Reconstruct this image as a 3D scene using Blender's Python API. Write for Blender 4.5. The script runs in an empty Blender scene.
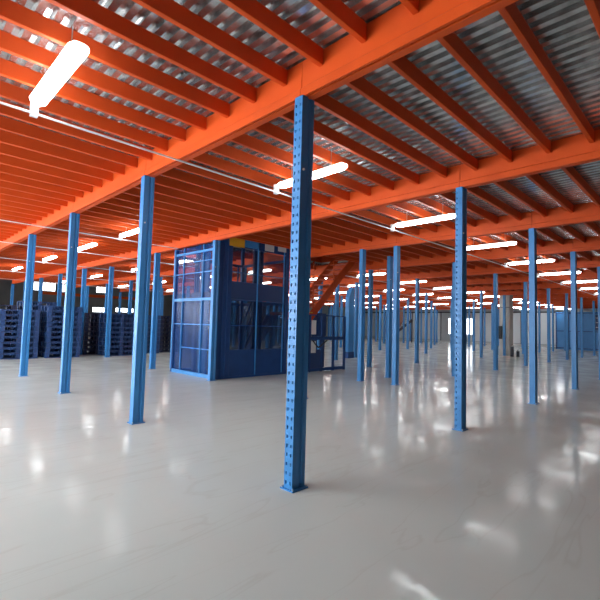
import bpy, bmesh, math, random
from mathutils import Vector, Matrix
random.seed(7)
S = bpy.context.scene
COL = S.collection
SX, SY, EYE = 3.506, 3.339, 1.5           # bay sizes across and along the main beams
CAM = Vector((-2.844, -2.847, 1.5))
ZB, ZJ, ZD = 3.70, 3.91, 4.07             # underside of beams, of joists, of the deck

# ------------------------------------------------------------------ materials
def mat(name, col, rough=0.5, metal=0.0, noise=None, emis=None, alpha=1.0, coat=0.0, bump=None, spec=0.5):
    m = bpy.data.materials.new(name); m.use_nodes = True
    nt = m.node_tree; b = nt.nodes['Principled BSDF']
    b.inputs['Base Color'].default_value = (*col, 1)
    b.inputs['Roughness'].default_value = rough
    b.inputs['Metallic'].default_value = metal
    b.inputs['Alpha'].default_value = alpha
    b.inputs['Coat Weight'].default_value = coat
    b.inputs['Specular IOR Level'].default_value = spec
    if emis:
        b.inputs['Emission Color'].default_value = (*emis[0], 1)
        b.inputs['Emission Strength'].default_value = emis[1]
    if noise or bump:
        tc = nt.nodes.new('ShaderNodeTexCoord')
    if noise:                                     # (scale, second colour, contrast lo, hi)
        n = nt.nodes.new('ShaderNodeTexNoise'); n.inputs['Scale'].default_value = noise[0]
        n.inputs['Detail'].default_value = 5
        r = nt.nodes.new('ShaderNodeValToRGB')
        r.color_ramp.elements[0].position = noise[2]; r.color_ramp.elements[0].color = (*col, 1)
        r.color_ramp.elements[1].position = noise[3]; r.color_ramp.elements[1].color = (*noise[1], 1)
        nt.links.new(tc.outputs['Object'], n.inputs['Vector'])
        nt.links.new(n.outputs['Fac'], r.inputs['Fac'])
        nt.links.new(r.outputs['Color'], b.inputs['Base Color'])
    if bump:
        n2 = nt.nodes.new('ShaderNodeTexNoise'); n2.inputs['Scale'].default_value = bump[0]
        n2.inputs['Detail'].default_value = 2
        bp = nt.nodes.new('ShaderNodeBump'); bp.inputs['Strength'].default_value = bump[1]
        bp.inputs['Distance'].default_value = bump[2]
        nt.links.new(tc.outputs['Object'], n2.inputs['Vector'])
        nt.links.new(n2.outputs['Fac'], bp.inputs['Height'])
        nt.links.new(bp.outputs['Normal'], b.inputs['Normal'])
    return m

M = {}
M['blue'] = mat('blue_paint', (0.048, 0.250, 0.590), 0.38, noise=(3, (0.042, 0.225, 0.540), .4, .7), spec=.4)
M['navy'] = mat('navy_paint', (0.018, 0.070, 0.235), 0.42, noise=(3, (0.015, 0.058, 0.200), .4, .7), spec=.35)
M['darkblue'] = mat('dark_blue_sheet', (0.020, 0.055, 0.170), 0.4)
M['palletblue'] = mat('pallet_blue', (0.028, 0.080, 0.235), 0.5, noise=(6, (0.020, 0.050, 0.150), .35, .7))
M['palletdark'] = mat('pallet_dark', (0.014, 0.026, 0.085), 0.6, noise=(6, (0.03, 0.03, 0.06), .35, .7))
M['orange'] = mat('orange_paint', (0.700, 0.090, 0.013), 0.48, noise=(2.5, (0.640, 0.080, 0.012), .4, .7), spec=.25)
M['zinc'] = mat('galvanised_steel', (0.74, 0.75, 0.75), 0.22, 0.8, noise=(7, (0.42, 0.42, 0.42), .35, .7))
M['steel'] = mat('bare_steel', (0.55, 0.56, 0.57), 0.35, 0.9)
M['conduit'] = mat('white_conduit', (0.75, 0.75, 0.73), 0.4)
M['white'] = mat('white_paint', (0.72, 0.73, 0.72), 0.5)
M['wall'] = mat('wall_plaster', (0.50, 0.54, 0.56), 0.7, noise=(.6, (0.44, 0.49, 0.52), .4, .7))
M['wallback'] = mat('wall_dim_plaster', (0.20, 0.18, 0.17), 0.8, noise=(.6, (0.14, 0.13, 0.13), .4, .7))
M['concrete'] = mat('concrete', (0.60, 0.59, 0.56), 0.75, noise=(2, (0.52, 0.51, 0.49), .4, .7))
M['black'] = mat('black_rubber', (0.012, 0.012, 0.014), 0.5)
M['dark'] = mat('dark_metal', (0.03, 0.035, 0.05), 0.45)
M['yellow'] = mat('yellow_board', (0.85, 0.42, 0.02), 0.5)
M['brown'] = mat('brown_sheet', (0.23, 0.09, 0.05), 0.6)
M['roof'] = mat('roof_sheet', (0.25, 0.25, 0.26), 0.7)
M['tube'] = mat('lamp_diffuser', (0.95, 0.97, 1.0), 0.4, emis=((0.93, 0.98, 1.0), 14.0))
M['pane'] = mat('daylight_pane', (0.9, 0.95, 1.0), 0.2, emis=((0.88, 0.95, 1.0), 3.0))
M['panebig'] = mat('daylight_pane_near', (0.9, 0.95, 1.0), 0.2, emis=((0.92, 0.96, 1.0), 10.0))
M['glaze'] = mat('blue_tinted_panel', (0.012, 0.058, 0.230), 0.25, alpha=0.38, spec=.3)
M['glazedark'] = mat('dark_tinted_panel', (0.012, 0.035, 0.120), 0.2, alpha=0.34, spec=.3)
M['paleglass'] = mat('pale_glazing', (0.74, 0.80, 0.83), 0.35)

def floor_mat():
    m = bpy.data.materials.new('epoxy_floor'); m.use_nodes = True
    nt = m.node_tree; b = nt.nodes['Principled BSDF']; L = nt.links
    tc = nt.nodes.new('ShaderNodeTexCoord')
    n = nt.nodes.new('ShaderNodeTexNoise'); n.inputs['Scale'].default_value = .35; n.inputs['Detail'].default_value = 6
    r = nt.nodes.new('ShaderNodeValToRGB')
    r.color_ramp.elements[0].position = .35; r.color_ramp.elements[0].color = (0.60, 0.655, 0.63, 1)
    r.color_ramp.elements[1].position = .68; r.color_ramp.elements[1].color = (0.65, 0.705, 0.675, 1)
    L.new(tc.outputs['Object'], n.inputs['Vector']); L.new(n.outputs['Fac'], r.inputs['Fac'])
    # thin scuff marks and trowel streaks
    mp = nt.nodes.new('ShaderNodeMapping'); mp.inputs['Rotation'].default_value = (0, 0, math.radians(38))
    mp.inputs['Scale'].default_value = (.35, 2.2, 1)
    n3 = nt.nodes.new('ShaderNodeTexNoise'); n3.inputs['Scale'].default_value = .9; n3.inputs['Detail'].default_value = 3
    n3.inputs['Distortion'].default_value = 1.2
    r3 = nt.nodes.new('ShaderNodeValToRGB')
    e = r3.color_ramp.elements; e[0].position = .485; e[0].color = (1, 1, 1, 1); e[1].position = .5; e[1].color = (.94, .93, .92, 1)
    e2 = r3.color_ramp.elements.new(.512); e2.color = (1, 1, 1, 1)
    mx = nt.nodes.new('ShaderNodeMix'); mx.data_type = 'RGBA'; mx.blend_type = 'MULTIPLY'; mx.inputs['Factor'].default_value = 1
    L.new(tc.outputs['Object'], mp.inputs['Vector']); L.new(mp.outputs['Vector'], n3.inputs['Vector'])
    L.new(n3.outputs['Fac'], r3.inputs['Fac']); L.new(r.outputs['Color'], mx.inputs[6]); L.new(r3.outputs['Color'], mx.inputs[7])
    L.new(mx.outputs[2], b.inputs['Base Color'])
    # rolling unevenness of the poured coat
    n2 = nt.nodes.new('ShaderNodeTexNoise'); n2.inputs['Scale'].default_value = 1.1; n2.inputs['Detail'].default_value = 2
    bp = nt.nodes.new('ShaderNodeBump'); bp.inputs['Strength'].default_value = .6; bp.inputs['Distance'].default_value = .012
    L.new(mp.outputs['Vector'], n2.inputs['Vector']); L.new(n2.outputs['Fac'], bp.inputs['Height']); L.new(bp.outputs['Normal'], b.inputs['Normal'])
    n4 = nt.nodes.new('ShaderNodeTexNoise'); n4.inputs['Scale'].default_value = 1.3; n4.inputs['Detail'].default_value = 2
    L.new(tc.outputs['Object'], n4.inputs['Vector'])
    rr = nt.nodes.new('ShaderNodeMapRange'); rr.inputs['From Min'].default_value = .3; rr.inputs['From Max'].default_value = .7
    rr.inputs['To Min'].default_value = .04; rr.inputs['To Max'].default_value = .22
    L.new(n4.outputs['Fac'], rr.inputs['Value']); L.new(rr.outputs['Result'], b.inputs['Roughness'])
    b.inputs['Specular IOR Level'].default_value = .035
    return m
M['floor'] = floor_mat()

# ------------------------------------------------------------------ helpers
class MB:
    def __init__(s): s.bm = bmesh.new()
    def box(s, x0, x1, y0, y1, z0, z1):
        v = [s.bm.verts.new((x, y, z)) for x in (x0, x1) for y in (y0, y1) for z in (z0, z1)]
        for f in ((0,1,3,2),(4,6,7,5),(0,4,5,1),(2,3,7,6),(0,2,6,4),(1,5,7,3)):
            s.bm.faces.new([v[i] for i in f])
        return s
    def bar(s, a, b, w, h):                   # rectangular bar from a to b
        a, b = Vector(a), Vector(b); d = (b-a).normalized()
        up = Vector((0,0,1)) if abs(d.z) < .95 else Vector((1,0,0))
        r = d.cross(up).normalized(); u = r.cross(d)
        v = [s.bm.verts.new(p + r*sx*w/2 + u*sz*h/2) for p in (a, b) for sx in (-1,1) for sz in (-1,1)]
        for f in ((0,1,3,2),(4,6,7,5),(0,4,5,1),(2,3,7,6),(0,2,6,4),(1,5,7,3)):
            s.bm.faces.new([v[i] for i in f])
        return s
    def tube(s, pts, r, n=8, caps=True):
        pts = [Vector(p) for p in pts]; rings = []
        for i, p in enumerate(pts):
            d = (pts[min(i+1, len(pts)-1)] - pts[max(i-1, 0)]).normalized()
            up = Vector((0,0,1)) if abs(d.z) < .9 else Vector((1,0,0))
            a = d.cross(up).normalized(); b = a.cross(d)
            rings.append([s.bm.verts.new(p + a*r*math.cos(t*2*math.pi/n) + b*r*math.sin(t*2*math.pi/n)) for t in range(n)])
        for i in range(len(rings)-1):
            for t in range(n):
                s.bm.faces.new((rings[i][t], rings[i][(t+1)%n], rings[i+1][(t+1)%n], rings[i+1][t]))
        if caps: s.bm.faces.new(rings[0]); s.bm.faces.new(rings[-1])
        return s
    def prism(s, prof, axis, a, b):           # closed outline swept from a to b along axis
        def P(p, t):
            return {'x': (t, p[0], p[1]), 'y': (p[0], t, p[1]), 'z': (p[0], p[1], t)}[axis]
        A = [s.bm.verts.new(P(p, a)) for p in prof]; B = [s.bm.verts.new(P(p, b)) for p in prof]
        n = len(prof)
        for i in range(n): s.bm.faces.new((A[i], A[(i+1)%n], B[(i+1)%n], B[i]))
        s.bm.faces.new(A); s.bm.faces.new(B)
        return s
    def build(s, name, m, parent=None, bevel=0, smooth=False):
        bmesh.ops.recalc_face_normals(s.bm, faces=s.bm.faces)
        if bevel: bmesh.ops.bevel(s.bm, geom=list(s.bm.edges), offset=bevel, segments=1, affect='EDGES', clamp_overlap=True)
        me = bpy.data.meshes.new(name); s.bm.to_mesh(me); s.bm.free()
        me.materials.append(M[m])
        if smooth:
            for p in me.polygons: p.use_smooth = True
        o = bpy.data.objects.new(name, me); COL.objects.link(o)
        if parent: o.parent = parent
        return o

def tag(o, label, cat, group=None, kind=None):
    o['label'] = label; o['category'] = cat
    if group: o['group'] = group
    elif 'group' in o: del o['group']
    if kind: o['kind'] = kind
    return o
def struct(o): o['kind'] = 'structure'; return o
def empty(name, loc=(0,0,0), rz=0):
    o = bpy.data.objects.new(name, None); COL.objects.link(o); o.location = loc; o.rotation_euler.z = rz
    o.empty_display_size = .1; return o
def copy_tree(o, parent=None):
    c = o.copy(); COL.objects.link(c)
    if parent: c.parent = parent
    for ch in list(o.children): copy_tree(ch, c)
    return c

HEAD = math.atan2(.70476, .70693)
def in_view(x, y, margin=7, near=6.5):
    dx, dy = x-CAM.x, y-CAM.y
    d = math.hypot(dx, dy)
    if d < near: return True
    a = math.degrees(math.atan2(dy, dx) - HEAD)
    return abs(a) < 35.2 + margin
ORD = ['first','second','third','fourth','fifth','sixth','seventh','eighth','ninth','tenth','eleventh','twelfth','thirteenth','fourteenth','fifteenth','sixteenth']

# ------------------------------------------------------------------ the setting
X0, X1, Y0, Y1, ZR = -8.0, 46.2, -8.0, 46.0, 7.6
YM = 9*SY + .1                                   # the mezzanine ends here
struct(MB().box(X0, X1, Y0, Y1, -.2, 0).build('floor', 'floor'))
struct(MB().box(X0-.2, X0, Y0, Y1, 0, ZR).build('wall_rear', 'wall'))
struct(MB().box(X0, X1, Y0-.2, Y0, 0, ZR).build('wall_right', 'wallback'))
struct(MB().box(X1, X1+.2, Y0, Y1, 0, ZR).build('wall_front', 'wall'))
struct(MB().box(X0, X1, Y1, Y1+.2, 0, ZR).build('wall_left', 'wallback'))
struct(MB().box(X0, X1, Y0, Y1, ZR, ZR+.2).build('roof', 'roof'))

def corrugated(bm, xa, xb, ya, yb):
    per = .136+.0; k0 = math.floor(xa/per); xs = []
    k = k0
    while k*per < xb:
        b = k*per
        for dx, dz in ((0, 0), (.06, 0), (.068, .05), (.128, .05), (.1355, 0)):
            x = b+dx
            if xa <= x <= xb: xs.append((x, ZD+.002+dz))
        k += 1
    lo = [bm.verts.new((x, ya, z)) for x, z in xs]; hi = [bm.verts.new((x, yb, z)) for x, z in xs]
    for i in range(len(xs)-1): bm.faces.new((lo[i], lo[i+1], hi[i+1], hi[i]))
OX0, OX1, OY0, OY1 = 3.57, 10.50, 6.70, 9.20     # opening for the lift and the stairs
c = MB()
corrugated(c.bm, X0+.01, X1-.01, Y0+.01, OY0)
corrugated(c.bm, X0+.01, X1-.01, OY1, YM)
corrugated(c.bm, X0+.01, OX0, OY0, OY1)
corrugated(c.bm, OX1, X1-.01, OY0, OY1)
struct(c.build('ceiling', 'zinc'))
s = MB()
for a in ((X0, X1, Y0, OY0), (X0, X1, OY1, YM), (X0, OX0, OY0, OY1), (OX1, X1, OY0, OY1)): s.box(*a, ZD+.065, ZD+.12)
struct(s.build('floor_upper', 'concrete'))

# far right wall: pale glazed partition panels between thin mullions, a white skirting, one bright window
def trim(n, ob): ob.name = 'trim_%d' % n; return struct(ob)
m = MB(); y = 8.6; g = MB()
while y < 33.5:
    if not 17.2 < y+.6 < 21.0: g.box(X1-.05, X1-.001, y+.06, y+1.24, .25, 3.45)
    y += 1.3
trim(1, g.build('trim', 'paleglass'))
y = 8.6
while y < 33.6:
    m.box(X1-.08, X1-.001, y-.035, y+.035, .12, 3.5); y += 1.3
m.box(X1-.09, X1-.001, 8.5, 33.6, 3.5, 3.62)
trim(2, m.build('trim', 'dark'))
trim(3, MB().box(9.0, 20.0, Y1-.06, Y1-.001, 3.95, 4.25).build('trim', 'orange'))
b = MB().box(X1-.05, X1-.001, 8.5, 33.6, 0, .12).build('baseboard_front', 'white'); struct(b)
def window(n, face, a0, a1, z0, z1, cols, rows, m='pane', fm='white'):
    e = empty('window_%d' % n); struct(e)
    f = MB(); p = MB(); t = .06
    def bx(mb, a, b, c0, c1, d0, d1):
        if face == 'x': mb.box(X1-d1, X1-d0, a, b, c0, c1)
        else: mb.box(a, b, Y1-d1, Y1-d0, c0, c1)
    for i in range(cols+1):
        q = a0+(a1-a0)*i/cols; bx(f, q-t/2, q+t/2, z0, z1, .0, .12)
    for j in range(rows+1):
        q = z0+(z1-z0)*j/rows; bx(f, a0, a1, q-t/2, q+t/2, .0, .12)
    bx(p, a0, a1, z0, z1, .03, .06)
    f.build('window_frame', fm, e); p.build('pane', m, e)
window(1, 'x', 17.6, 20.6, .95, 2.85, 3, 1)
window(2, 'y', 8.3, 10.3, 4.3, 5.3, 4, 1, fm='dark')
window(3, 'y', 10.9, 12.1, 4.3, 5.1, 5, 1, fm='dark')
window(4, 'y', 14.3, 16.0, 4.5, 5.2, 4, 1, fm='dark')
window(5, 'y', 14.0, 16.1, 2.35, 2.9, 2, 1, fm='dark')
window(6, 'y', 16.5, 18.6, 2.45, 2.95, 3, 1, fm='dark')
def rear_window(n, a0, a1):                       # the daylight side of the hall, behind the viewpoint
    e = empty('window_%d' % n); struct(e); f = MB()
    for i in range(5):
        q = a0+(a1-a0)*i/4; f.box(X0, X0+.12, q-.03, q+.03, 1.0, 3.3)
    for z in (1.0, 2.2, 3.3): f.box(X0, X0+.12, a0, a1, z-.03, z+.03)
    f.build('window_frame', 'white', e)
    MB().box(X0+.03, X0+.06, a0, a1, 1.0, 3.3).build('pane', 'panebig', e)
for i in range(6): rear_window(7+i, .6+5.2*i, .6+5.2*i+4.4)

# concrete building column with a dark hose box on it
cc = empty('concrete_column', (25.22, 6.80, 0))
tag(cc, 'wide white concrete building column far back, behind a slim blue upright', 'column')
MB().box(-.31, .31, -.31, .31, 0, ZJ-.01).build('shaft', 'concrete', cc, .02)
MB().box(-.318, -.311, -.31, .31, 2.95, 2.98).build('joint_line', 'dark', cc)
eb = empty('electrical_box', (24.82, 7.02, 1.35))
tag(eb, 'narrow dark electrical box on the white concrete column', 'box')
MB().box(-.06, .085, -.09, .09, -.35, .45).build('body', 'dark', eb, .008)
MB().box(-.07, -.061, -.07, .07, -.3, .4).build('door', 'black', eb)
def extinguisher(x, y, h, label):
    e = empty('fire_extinguisher', (x, y, 0)); tag(e, label, 'extinguisher')
    MB().tube([(0,0,0), (0,0,.03), (0,0,h*.78)], .09, 12).build('cylinder', 'dark', e)
    MB().tube([(0,0,h*.78), (0,0,h*.86)], .04, 10).build('neck', 'steel', e)
    MB().bar((-.1,0,h*.9), (.1,0,h*.94), .03, .03).build('handle', 'black', e)
    MB().tube([(.04,0,h*.84), (.13,0,h*.7), (.12,0,h*.35)], .015, 6).build('hose', 'black', e)
extinguisher(23.9, 6.02, .75, 'taller dark fire extinguisher on the floor right of the concrete column')
extinguisher(24.15, 5.78, .42, 'shorter dark fire extinguisher furthest right of the concrete column')

# ------------------------------------------------------------------ blue perforated uprights
def make_column(holes):
    e = empty('steel_upright')
    bm = bmesh.new()
    A, B = .0775, .0535
    def strip(pts, zs=(0.012, ZB)):
        rows = [[bm.verts.new((x, y, z)) for x, y in pts] for z in zs]
        for i in range(len(zs)-1):
            for j in range(len(pts)-1):
                bm.faces.new((rows[i][j], rows[i][j+1], rows[i+1][j+1], rows[i+1][j]))
    side = [(A, -.028), (A, -B), (.040, -B), (.030, -.037), (.004, -.037), (-.008, -B), (-A, -B)]
    strip(side); strip([(x, -y) for x, y in reversed(side)])
    ys = [-B, -.036, -.019, .019, .036, B]
    zs = [0.012]; z = .05
    while z + .03 < ZB-.02: zs += [z, z+.030]; z += .0825
    zs.append(ZB)
    if not holes: zs = [.012, ZB]
    rows = [[bm.verts.new((-A, y, q)) for y in ys] for q in zs]
    for i in range(len(zs)-1):
        for j in range(5):
            if holes and i % 2 == 1 and j in (1, 3): continue
            bm.faces.new((rows[i][j], rows[i][j+1], rows[i+1][j+1], rows[i+1][j]))
    bmesh.ops.remove_doubles(bm, verts=list(bm.verts), dist=1e-5)
    bmesh.ops.solidify(bm, geom=list(bm.faces), thickness=.003)
    me = bpy.data.meshes.new('post'); bm.to_mesh(me); bm.free(); me.materials.append(M['blue'])
    o = bpy.data.objects.new('post', me); COL.objects.link(o); o.parent = e
    MB().box(-.10, .10, -.085, .085, 0, .012).build('base_plate', 'blue', e)
    for sx, sy in ((-1, -1), (-1, 1), (1, -1), (1, 1)):
        b = MB(); b.tube([(sx*.088, sy*.071, .012), (sx*.088, sy*.071, .03)], .008, 6)
        b.build('anchor_bolt', 'steel', e)
    MB().tube([(-.045, -B, 2.98), (-.045, -B-.012, 2.98)], .012, 8).build('bolt', 'conduit', e)
    return e
COLUMNS = {
 (0,0): 'nearest blue perforated steel upright, standing alone in the centre foreground',
 (0,1): 'tall blue grooved steel upright, first to the left of the central one',
 (0,2): 'blue steel upright in front of the pallets, second left of the central one',
 (0,3): 'leftmost near blue steel upright, before the left end of the pallet stacks',
 (1,0): 'thick blue steel upright with rung-like marks, first right of the central one',
 (2,0): 'blue steel upright with pale spots, second to the right of the central one',
 (3,0): 'blue steel upright near the right edge, standing before the far blue cage',
 (1,1): 'blue steel upright directly behind the central one, mostly hidden by it',
 (2,1): 'blue steel upright halfway between the stairs and the thick upright on the right',
 (1,2): 'blue steel upright at the near corner of the blue lift cage',
 (1,3): 'blue steel upright just left of the blue lift cage',
 (1,4): 'blue steel upright in front of the pallets, between two nearer uprights',
 (2,2): 'blue steel upright at the right back corner of the lift cage behind the gate',
 (3,1): 'blue steel upright overlapping the left side of the thick right-hand one',
 (3,2): 'blue steel upright just right of the lift stairs, deeper in the hall',
 (4,1): 'blue steel upright left of the concrete column, with white tags at its top',
 (4,2): 'blue steel upright alone in the open floor right of the paired uprights',
 (5,1): 'blue steel upright just left of the right-hand one with pale spots',
 (6,1): 'slim blue steel upright in front of the pale partition, before the blue cage',
 (7,2): 'slim blue steel upright right in front of the white concrete column',
}
proto_h = make_column(True); proto = make_column(False); firsts = {True: True, False: True}
for v in range(0, 13):
    for u in range(0, 10):
        x, y = v*SX, u*SY
        if v == 0 and u > 3: continue
        if not in_view(x, y, 2.5, 5.5) or (v == 12 and u < 3) or (v, u) == (1, 4): continue
        h = (v, u) in ((0, 0), (1, 0)); src = proto_h if h else proto
        o = src if firsts[h] else copy_tree(src); firsts[h] = False
        o.location = (x, y, 0)
        lab = COLUMNS.get((v, u))
        if not lab:
            if u >= 5 and v <= 3:
                lab = 'blue upright rising behind the pallets, %s along the %s cross beam' % (ORD[u], ORD[v])
            elif v >= 4:
                lab = 'distant slim blue upright under the %s cross beam, %s from its right end' % (ORD[v], ORD[u])
            else:
                lab = 'blue upright beyond the lift cage, %s along the %s cross beam' % (ORD[u], ORD[v])
        tag(o, lab, 'column', 'blue steel uprights carrying the mezzanine')
for x, y, lab in ((6.86, 4.36, 'extra blue steel upright standing right of the lift gate, in front of the stairs'),
                  (8.29, 4.38, 'darker blue steel upright half hidden behind the wide pair right of the stairs'),
                  (10.75, 9.47, 'blue upright seen through the stairs, left of the pair behind the landing'),
                  (11.87, 9.47, 'blue upright seen through the stairs, right of the pair behind the landing'),
                  (3.98, 14.95, 'blue steel upright touching the front of the pallets, between two nearer uprights')):
    o = copy_tree(proto); o.location = (x, y, 0); tag(o, lab, 'column', 'blue steel uprights carrying the mezzanine')

# ------------------------------------------------------------------ orange main beams, joists
def beam_mesh(L):
    prof = [(-.06, ZB), (-.036, ZB), (-.036, ZB+.03), (-.012, ZB+.03), (-.012, ZB), (.06, ZB), (.06, ZB+.085), (.044, ZB+.1), (.044, ZD-.003),
            (-.044, ZD-.003), (-.044, ZB+.1), (-.06, ZB+.085)]
    return MB().prism(prof, 'y', .003, L-.003)
bp = beam_mesh(SY).build('main_beam', 'orange'); first = True
for v in range(-1, 13):
    for u in range(-2, 9):
        x, y = v*SX, u*SY
        if not (in_view(x, y, 6) or in_view(x, y+SY, 6)): continue
        o = bp if first else bp.copy()
        if not first: COL.objects.link(o)
        first = False
        o.location = (x, y, 0)
        if v == -1: lab = 'orange main beam segment overhead behind the viewpoint, %s from the right' % ORD[u+2]
        elif u == 0 and v == 0: lab = 'bright orange main beam segment running left from the central upright'
        elif u == -1 and v == 0: lab = 'orange main beam segment running right from the central upright out of the frame'
        elif u == -1: lab = 'orange main beam segment right of the first upright under the %s cross beam' % ORD[v]
        else: lab = 'orange beam segment of the %s cross beam, %s span left of its first upright' % (ORD[v], ORD[max(u, 0)]) if u >= 0 else 'orange main beam segment at the right end of the %s cross beam line' % ORD[v]
        tag(o, lab, 'beam', 'orange main beams of the mezzanine')

jp = MB()
w = .026; L = SX-.092
prof = [(-w, ZJ), (w, ZJ), (w, ZD), (-w, ZD)]
jp.prism(prof, 'x', .046, .046+L)
jp = jp.build('ceiling_joist', 'orange', bevel=.004)
spots = []
for v in range(-1, 13):
    for k in range(-14, 62):
            x, y = v*SX, .235+.489*k
            if y < -5 or y > YM-.1: continue
            u = math.floor(y/SY)
            f = y - u*SY
            if min(f, SY-f) < .02: pass
            if v in (1, 2) and OY0-.03 < y < OY1+.03: continue
            if not (in_view(x, y, 4, 5) or in_view(x+SX, y, 4, 5)): continue
            d = math.hypot(x+SX/2-CAM.x, y-CAM.y)
            spots.append((d + (0 if in_view(x+SX/2, y, 0, 0) or in_view(x+SX, y, 0, 0) or in_view(x, y, 0, 0) else 60), x, y, v, u))
spots.sort(key=lambda t: t[0])
first = True
for d, x, y, v, u in spots[:300]:
    o = jp if first else jp.copy()
    if not first: COL.objects.link(o)
    first = False
    o.location = (x, y, 0)
    where = 'before the first cross beam' if v == -1 else 'between cross beams %s and %s' % (ORD[v], ORD[v+1])
    side = {-2: 'far right of the central upright', -1: 'just right of the central upright'}.get(u, '%s span leftwards' % ORD[max(u, 0)])
    tag(o, 'orange joist %s, %s' % (where, side), 'joist', 'orange joists %s, %s' % (where, side))
rest = MB()
for d, x, y, v, u in spots[300:]: rest.box(.046+x, x+.046+L, y-w, y+w, ZJ, ZD)
tag(rest.build('distant_joists', 'orange'), 'mass of distant orange joists under the far end of the deck', 'joists', None, 'stuff')
# trimmers round the opening
for x0, x1, y, lab in ((3.552, 6.965, OY0-.05, 'orange edge joist along the front edge of the lift opening'),
                       (7.06, 10.47, OY0-.05, 'orange edge joist along the front edge of the stair opening')):
    tag(MB().box(x0, x1, y-.03, y+.03, ZJ-.04, ZD-.002).build('trimmer_joist', 'orange'), lab, 'joist')

kp = empty('kick_plate', (0, 0, 0)); tag(kp, 'orange kick plate round the stair opening at deck level', 'kick plate')
MB().box(OX0, OX1, OY1+.02, OY1+.06, ZD+.12, ZD+.85).build('rear_plate', 'orange', kp)
MB().box(OX1+.02, OX1+.06, OY0, OY1+.06, ZD+.12, ZD+.85).build('end_plate', 'orange', kp)
# ------------------------------------------------------------------ lamps on their conduits
def make_lamp():
    e = empty('batten_lamp')                    # origin at the conduit end, lamp runs towards -y
    ln = 1.43; r = .082  # diffuser radius widened so its shape takes in the glow round the lamp
    prof = [(r*math.cos(t), r*.8*math.sin(t)-.005) for t in [math.pi+math.pi*i/10 for i in range(11)]]
    b = MB(); rings = []
    for q, sc in ((-.02, .35), (-.04, .75), (-.09, 1), (-ln+.09, 1), (-ln+.04, .75), (-ln+.02, .35)):
        rings.append([b.bm.verts.new((x*sc, q, z*sc)) for x, z in prof])
    for i in range(len(rings)-1):
        for j in range(len(prof)-1):
            b.bm.faces.new((rings[i][j], rings[i][j+1], rings[i+1][j+1], rings[i+1][j]))
        b.bm.faces.new((rings[i][-1], rings[i][0], rings[i+1][0], rings[i+1][-1]))
    b.bm.faces.new(rings[0]); b.bm.faces.new(rings[-1])
    b.build('diffuser', 'tube', e, smooth=False)
    MB().box(-.05, .05, -ln+.06, -.06, .0, .03).build('housing', 'white', e, .006)
    MB().tube([(0, .028, -.0), (0, -.022, -.0)], .028, 10).build('end_socket', 'white', e)
    for q in (-.3, -ln+.3):
        MB().bar((0, q, .03), (0, q, ZD-3.80), .008, .008).build('hanger', 'steel', e)
    return e
lp = make_lamp(); first = True
ROWS = [(2.30, list(range(-2, 11))), (8.60, [-2, -1, 0] + list(range(3, 13))), (11.9, list(range(-1, 13))), (15.9, list(range(-1, 12))), (21.0, list(range(0, 12))), (26.0, list(range(1, 12)))]
names = ['first', 'second', 'third', 'fourth', 'fifth', 'sixth']
for r, (yy, ks) in enumerate(ROWS):
    for k in ks:
        x = (k+.5)*SX
        if k >= 0 and not in_view(x, yy-.7, 3, 7): continue
        o = lp if first else copy_tree(lp); first = False
        o.location = (x, yy, 3.80)
        if r == 0 and k == -1: lab = 'largest glowing white batten lamp, overhead at the upper left'
        elif r == 0 and k == 0: lab = 'glowing white batten lamp behind the upper part of the central upright'
        elif r == 0 and k == 1: lab = 'glowing white batten lamp halfway between the central and thick right uprights'
        elif r == 0 and k == 2: lab = 'glowing white batten lamp just right of the thick right-hand upright'
        else: lab = 'white batten lamp in the %s lamp row, hanging in the %s bay of the deck' % (names[r], ORD[k+2])
        tag(o, lab, 'lamp', 'batten lamps under the deck')
for r, (yy, ks) in enumerate(ROWS):
    x0 = max(-7.5, -2.6 + .17*(yy+2.85) - 4) ; x1 = 45.9
    c = MB()
    segs = [(x0, x1)] if r != 1 else [(x0, 3.46), (10.7, x1)]
    for a, b in segs:
        c.tube([(a, yy+.03, ZB-.0126), (b, yy+.03, ZB-.0126)], .0125, 6)
    for k in ks:
        x = (k+.5)*SX; c.box(x-.035, x+.035, yy+.032, yy+.09, ZB-.035, ZB+.12)
    tag(c.build('lamp_conduit', 'conduit'), 'thin white conduit feeding the %s row of lamps from the front' % names[r], 'conduit', 'lamp conduits')

# ------------------------------------------------------------------ goods lift
lf = empty('goods_lift', (3.622, 6.72, 0))
tag(lf, 'navy blue caged goods lift with tinted panels behind the central upright', 'lift')
LX, LY, LH = 2.62, 2.38, ZD+.9
# posts
MB().box(0, .46, 0, .10, 0, LH).box(0, .10, .10, .24, 0, LH).build('corner_post', 'navy', lf, .006)
for x, y in ((LX-.1, 0), (0.0, LY-.1), (LX-.1, LY-.1)):
    MB().box(x, x+.1, y, y+.1, 0, LH).build('corner_post', 'navy', lf, .006)
for x in (.16, .30): MB().box(x, x+.035, -.022, -.001, .02, LH).build('post_rib', 'navy', lf)
# side face (x = 0)
ys = [.78, 1.84]
for y in ys: MB().box(.005, .045, y-.013, y+.013, .1, LH-.05).build('mullion', 'blue', lf)
MB().box(-.012, .002, .14, .20, .1, LH-.05).build('edge_strip', 'blue', lf)
MB().box(-.012, .002, LY-.06, LY, .1, LH-.05).build('edge_strip', 'blue', lf)
MB().box(0, .06, .24, LY-.1, 0, .10).build('bottom_rail', 'blue', lf)
MB().box(-.01, .06, .24, LY-.1, 2.12, 2.20).build('middle_rail', 'blue', lf)
MB().box(0, .06, .24, LY-.1, 3.50, 3.56).build('upper_rail', 'blue', lf)
for z, a, b in ((1.45, .24, LY-.1), (2.93, .24, LY-.1), (.77, .24, 1.84), (3.25, .24, 1.3)):
    MB().box(.008, .035, a, b, z-.012, z+.012).build('glazing_bar', 'blue', lf)
MB().box(.048, .054, .24, LY-.1, .1, 2.12).build('tinted_panel', 'glaze', lf)
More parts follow.
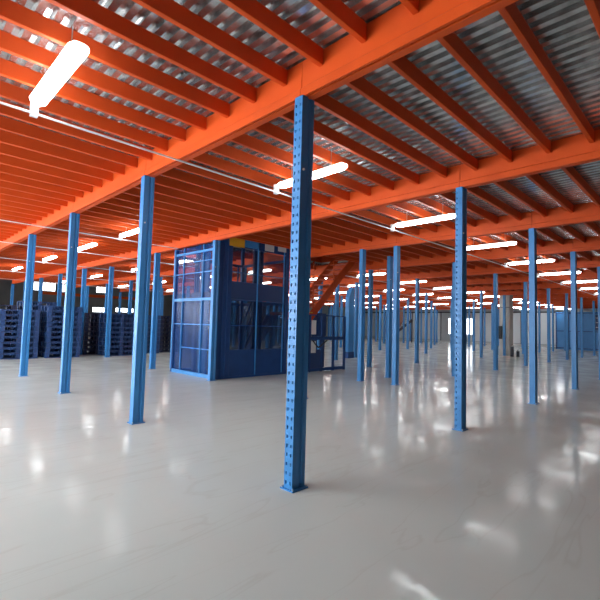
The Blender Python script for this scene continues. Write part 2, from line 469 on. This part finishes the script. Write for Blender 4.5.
MB().box(.048, .054, .24, LY-.1, 2.2, LH-.05).build('tinted_panel', 'glaze', lf)
# front face (y = 0)
MB().box(.46, LX-.1, .02, .08, 0, .06).build('bottom_rail', 'navy', lf)
MB().box(.46, LX-.1, .035, .06, .06, .76).build('kick_panel', 'navy', lf)
MB().box(.46, LX-.1, .035, .07, 2.18, 2.68).build('lintel_panel', 'darkblue', lf)
for x in (1.38, 2.42): MB().box(x-.014, x+.014, .005, .034, .06, LH-.05).build('mullion', 'blue', lf)
for z in (.77, 1.45, 2.16, 2.94): MB().box(.46, LX-.1, .012, .034, z-.010, z+.010).build('glazing_bar', 'navy', lf)
MB().box(.46, LX-.1, .045, .051, .77, 2.17).build('tinted_panel', 'glazedark', lf)
MB().box(.46, LX-.1, .045, .051, 2.69, 3.62).build('tinted_panel', 'glazedark', lf)
MB().box(.46, LX-.1, .035, .07, 3.66, LH).build('header_panel', 'navy', lf)
# back faces and inside
MB().box(LX-.05, LX-.045, .1, LY-.1, .1, 2.2).build('tinted_panel', 'glazedark', lf)
MB().box(.1, LX-.1, LY-.05, LY-.045, .1, 2.2).build('tinted_panel', 'glaze', lf)
for z in (.05, 2.16, 3.5):
    MB().box(LX-.07, LX-.01, .1, LY-.1, z-.04, z+.04).build('side_rail', 'navy', lf)
    MB().box(.1, LX-.1, LY-.07, LY-.01, z-.04, z+.04).build('side_rail', 'navy', lf)
for x in (.55, .85, 1.75): MB().box(x, x+.10, 1.95, 2.08, 0, LH-.05).build('guide_mast', 'darkblue', lf)
for x, y in ((.5, 1.25), (.6, .45)): MB().box(x, x+.06, y, y+.42, 0, 3.6).build('inner_sheet', 'blue', lf)
for y in (.9, 1.2): MB().box(2.2, 2.32, y, y+.09, 0, LH-.05).build('guide_mast', 'darkblue', lf)
cr = MB().box(.35, 2.1, .35, 1.9, 2.25, 2.40).build('lift_platform', 'darkblue', lf)
for x in (.4, .9, 1.4, 2.0): MB().box(x, x+.04, 1.82, 1.86, 2.40, 3.4).build('car_bar', 'navy', cr)
for i in range(4):
    z = .25+i*.5; MB().bar((1.9, 1.2, z), (2.15, 1.2, z+.5), .03, .05).build('brace', 'darkblue', lf)
MB().box(.31, .83, -.03, -.012, 3.64, 4.02).build('yellow_sign', 'yellow', lf)
MB().box(.86, 1.33, -.02, .0, 3.68, 4.05).build('blue_plate', 'blue', lf)
MB().box(1.60, 1.95, -.02, .0, 3.68, 3.92).build('white_plate', 'white', lf)
MB().box(2.12, 2.45, -.02, .0, 3.74, 4.05).build('white_plate', 'white', lf)
MB().box(0, LX, 0, LY, LH, LH+.05).build('roof_sheet', 'navy', lf)

# gate to the right of the lift
gt = empty('safety_gate', (7.18, 6.66, 0))
tag(gt, 'low navy steel gate and railing between the lift and the stairs', 'gate')
for x in (0, .58, 1.18, 1.78): MB().box(x-.035, x+.035, -.03, .03, 0, 1.85).build('gate_post', 'navy', gt)
MB().box(0, 1.78, -.02, .02, 1.83, 1.87).build('top_rail', 'navy', gt)
MB().box(0, 1.78, -.03, .03, 1.04, 1.15).build('middle_rail', 'navy', gt)
MB().box(0, 1.78, -.03, .03, .02, .12).build('bottom_rail', 'navy', gt)
MB().box(.06, .54, -.012, .012, .12, .72).build('sheet_panel', 'darkblue', gt)
cb = empty('control_cabinet', (8.08, 7.15, 0))
tag(cb, 'tall blue control cabinet standing behind the low navy gate', 'cabinet')
MB().box(-.02, .46, 0, .3, 1.15, 1.95).build('body', 'navy', cb, .01)
MB().box(.02, .42, -.02, -.002, 1.2, 1.9).build('door', 'navy', cb, .005)
MB().box(.0, .05, .05, .25, 0, 1.15).build('leg', 'darkblue', cb); MB().box(.40, .45, .05, .25, 0, 1.15).build('leg', 'darkblue', cb)
hp = empty('hydraulic_unit', (7.40, 7.2, 0))
tag(hp, 'black hydraulic pump unit behind the left half of the gate', 'machine')
MB().box(0, .45, 0, .5, 0, .78).build('tank', 'dark', hp, .02)
MB().box(.12, .42, .1, .4, .78, 1.75).build('motor_housing', 'dark', hp, .03)
tag(MB().tube([(7.25, 6.575, 1.02), (7.38, 6.56, .88), (7.5, 6.56, .80), (7.62, 6.57, .84), (7.75, 6.58, .92), (7.95, 6.58, 1.02)], .022, 8).build('black_cable', 'black'), 'black cable looped below the middle rail of the navy gate', 'cable')
for z0, z1, lab in ((1.22, 1.68, 'upper white paper notice at the left of the navy gate'), (.62, 1.0, 'lower white paper notice at the left of the navy gate')):
    tag(MB().box(7.22, 7.44, 6.618, 6.626, z0, z1).build('paper_notice', 'white'), lab, 'notice')

# steel stairs going up through the deck
st = empty('steel_staircase', (7.6, 7.1, 0))
tag(st, 'orange steel staircase rising right from a landing to the deck behind the gate', 'staircase')
def stringer(y): return MB().bar((-.05, y, 1.70), (2.75, y, 4.45), .05, .26)
for y in (0, .95): stringer(y).build('stringer', 'orange', st)
n = 12
for i in range(n):
    t = (i+.5)/n; x = .0+2.65*t; z = 1.83+2.6*t
    MB().box(x-.10, x+.14, .03, .92, z-.015, z+.015).build('tread', 'orange', st)
for y in (-.02, .97):
    hr = MB().tube([(.1, y, 2.85), (2.3, y, 5.0)], .022, 8).build('handrail', 'orange', st)
    for t in (0.02, .5, .98):
        x = .1+2.2*t; z = 2.85+2.15*t
        MB().bar((x, y, z-1.0), (x, y, z), .03, .03).build('baluster', 'orange', hr)
MB().box(-.9, .1, -.05, 1.0, 1.84, 1.92).build('landing', 'orange', st)
MB().box(-.9, .1, -.062, -.052, 1.93, 1.96).build('nosing_strip', 'yellow', st)
for x, y in ((-.85, .95), (.05, .95)): MB().box(x-.04, x+.04, y-.04, y+.04, 0, 1.84).build('leg', 'navy', st)
for i in range(9):
    MB().box(-.9-.0, -.66, 1.02+.17*i, 1.19+.17*i, 1.70-.19*i, 1.73-.19*i).build('lower_tread', 'navy', st)
MB().bar((-.93, 1.0, 1.80), (-.93, 2.60, .05), .04, .2).build('lower_stringer', 'navy', st)
MB().bar((-.62, 1.0, 1.80), (-.62, 2.60, .05), .04, .2).build('lower_stringer', 'navy', st)

# tall slanted duct by the right of the stairs
du = empty('blue_duct', (13.42, 9.95, 0))
tag(du, 'tall pale blue sheet metal duct with slanted top, right of the stairs', 'duct')
MB().prism([(-.2, 0.3), (.2, 0.3), (.2, 3.4), (.05, 3.4), (-.2, 2.9)], 'y', -.12, .12).build('casing', 'blue', du, .01)
MB().box(-.22, .22, -.14, .14, 0, .3).build('plinth', 'navy', du, .01)

# ------------------------------------------------------------------ pallets
def pallet_mesh():
    b = MB(); Lx, Ly, h = 1.22, 1.02, .195
    for x in (-Lx/2, -.07, Lx/2-.14):
        for y in (-Ly/2, -.07, Ly/2-.14): b.box(x, x+.14, y, y+.14, .03, h-.045)
    for y in (-Ly/2, -.07, Ly/2-.14): b.box(-Lx/2, Lx/2, y, y+.14, 0, .03)
    for i in range(7):
        x = -Lx/2+i*(Lx-.13)/6; b.box(x, x+.13, -Ly/2, Ly/2, h-.022, h-.003)
    for y in (-Ly/2, -.07, Ly/2-.14): b.box(-Lx/2, Lx/2, y, y+.14, h-.045, h-.022)
    return b
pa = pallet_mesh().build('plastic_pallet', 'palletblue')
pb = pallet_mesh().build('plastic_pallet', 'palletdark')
used = {'a': False, 'b': False}
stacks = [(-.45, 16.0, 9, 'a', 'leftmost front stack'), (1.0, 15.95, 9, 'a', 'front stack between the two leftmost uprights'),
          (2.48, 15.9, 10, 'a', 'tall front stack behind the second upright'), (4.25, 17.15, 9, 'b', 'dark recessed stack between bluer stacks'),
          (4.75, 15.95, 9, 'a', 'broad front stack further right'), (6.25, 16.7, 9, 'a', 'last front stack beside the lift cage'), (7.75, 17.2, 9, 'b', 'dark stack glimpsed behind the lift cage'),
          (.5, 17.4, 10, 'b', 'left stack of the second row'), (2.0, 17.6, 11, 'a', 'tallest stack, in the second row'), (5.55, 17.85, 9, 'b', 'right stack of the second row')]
for sx, sy, n, kk, lab in stacks:
    for i in range(n):
        src = pa if kk == 'a' else pb
        o = src if not used[kk] else src.copy()
        if used[kk]: COL.objects.link(o)
        used[kk] = True
        o.location = (sx+random.uniform(-.014, .014), sy+random.uniform(-.02, .02), i*.2+.001)
        o.rotation_euler.z = random.uniform(-.008, .008)
        pos = 'topmost' if i == n-1 else ('lowest' if i == 0 else ORD[i]+' from the floor')
        tag(o, 'blue pallet %s of the %s' % (pos, lab), 'pallet', 'stacked blue pallets')

# ------------------------------------------------------------------ far blue lift cage by the right wall
fb = empty('blue_cage', (41.0, 4.0, 0))
tag(fb, 'large bright blue enclosed lift cage far away at the right', 'lift')
H = 3.35
MB().box(0, 3, 0, 3.95, 0, H).build('shell', 'blue', fb, .02)
for y in (.02, 1.0, 1.95, 2.9, 3.85): MB().box(-.08, -.002, y, y+.09, 0, H).build('post', 'navy', fb)
for z in (.1, 1.6, 3.2): MB().box(-.05, -.002, .0, 3.95, z, z+.07).build('rail', 'navy', fb)
MB().box(-.03, -.002, .15, .95, 1.75, 3.1).build('dark_window', 'darkblue', fb)
for z in (2.0, 2.4, 2.8): MB().box(-.045, -.031, .2, .9, z, z+.04).build('louvre', 'conduit', fb)
f2 = empty('blue_rack', (41.4, 1.0, 0))
tag(f2, 'dark blue open rack right of the far bright blue cage', 'rack')
for x in (0, 1.0):
    for y in (0, 2.6): MB().box(x, x+.1, y, y+.1, 0, 3.2).build('post', 'navy', f2)
for z in (.3, 1.0, 1.9, 2.6, 3.1): MB().box(0, 1.1, .1, 2.6, z, z+.06).build('shelf', 'darkblue', f2)
MB().box(1.11, 1.14, 0, 2.7, 0, 3.2).build('back_panel', 'darkblue', f2)

# distant stairs seen between the uprights
ds = empty('brown_staircase', (37.4, 21.3, 0))
tag(ds, 'small distant brown staircase between the uprights right of the lift', 'staircase')
MB().bar((-.75, .75, .9), (.55, -.55, 2.4), .06, .25).build('stringer', 'dark', ds)
MB().prism([(-.75, 1.2), (.5, 2.5), (.5, 3.3), (-.75, 3.3)], 'y', .4, .45).build('side_panel', 'brown', ds)
for i in range(7):
    t = i/6; MB().box(-.75+1.25*t-.1, -.75+1.25*t+.1, .72-1.25*t, 1.6-1.25*t, .95+1.45*t, .98+1.45*t).build('tread', 'dark', ds)
for x, y in ((-.7, .8), (.55, -.5)): MB().box(x-.05, x+.05, y-.05, y+.05, 0, 1.0 if x < 0 else 2.3).build('leg', 'dark', ds)

# ------------------------------------------------------------------ world, camera
w_ = bpy.data.worlds.new('world'); S.world = w_; w_.use_nodes = True
w_.node_tree.nodes['Background'].inputs['Color'].default_value = (.8, .88, 1, 1)
w_.node_tree.nodes['Background'].inputs['Strength'].default_value = .3

cd = bpy.data.cameras.new('camera'); cam = bpy.data.objects.new('camera', cd); COL.objects.link(cam)
R_ = Vector((0.70461549, -0.7090747, 0.02702019)); U_ = Vector((-0.0613779, -0.02296755, 0.99785031)); F_ = Vector((0.70692982, 0.70475923, 0.05970481))
mw = Matrix(((R_.x, U_.x, -F_.x, CAM.x), (R_.y, U_.y, -F_.y, CAM.y), (R_.z, U_.z, -F_.z, CAM.z), (0, 0, 0, 1)))
cam.matrix_world = mw
cd.sensor_width = 36; cd.sensor_fit = 'HORIZONTAL'; cd.lens = 424.8/600*36; cd.clip_start = .05; cd.clip_end = 200
S.camera = cam
S.view_settings.view_transform = 'Standard'; S.view_settings.look = 'None'
S.view_settings.exposure = 0.72; S.view_settings.gamma = 1; S.view_settings.use_curve_mapping = False
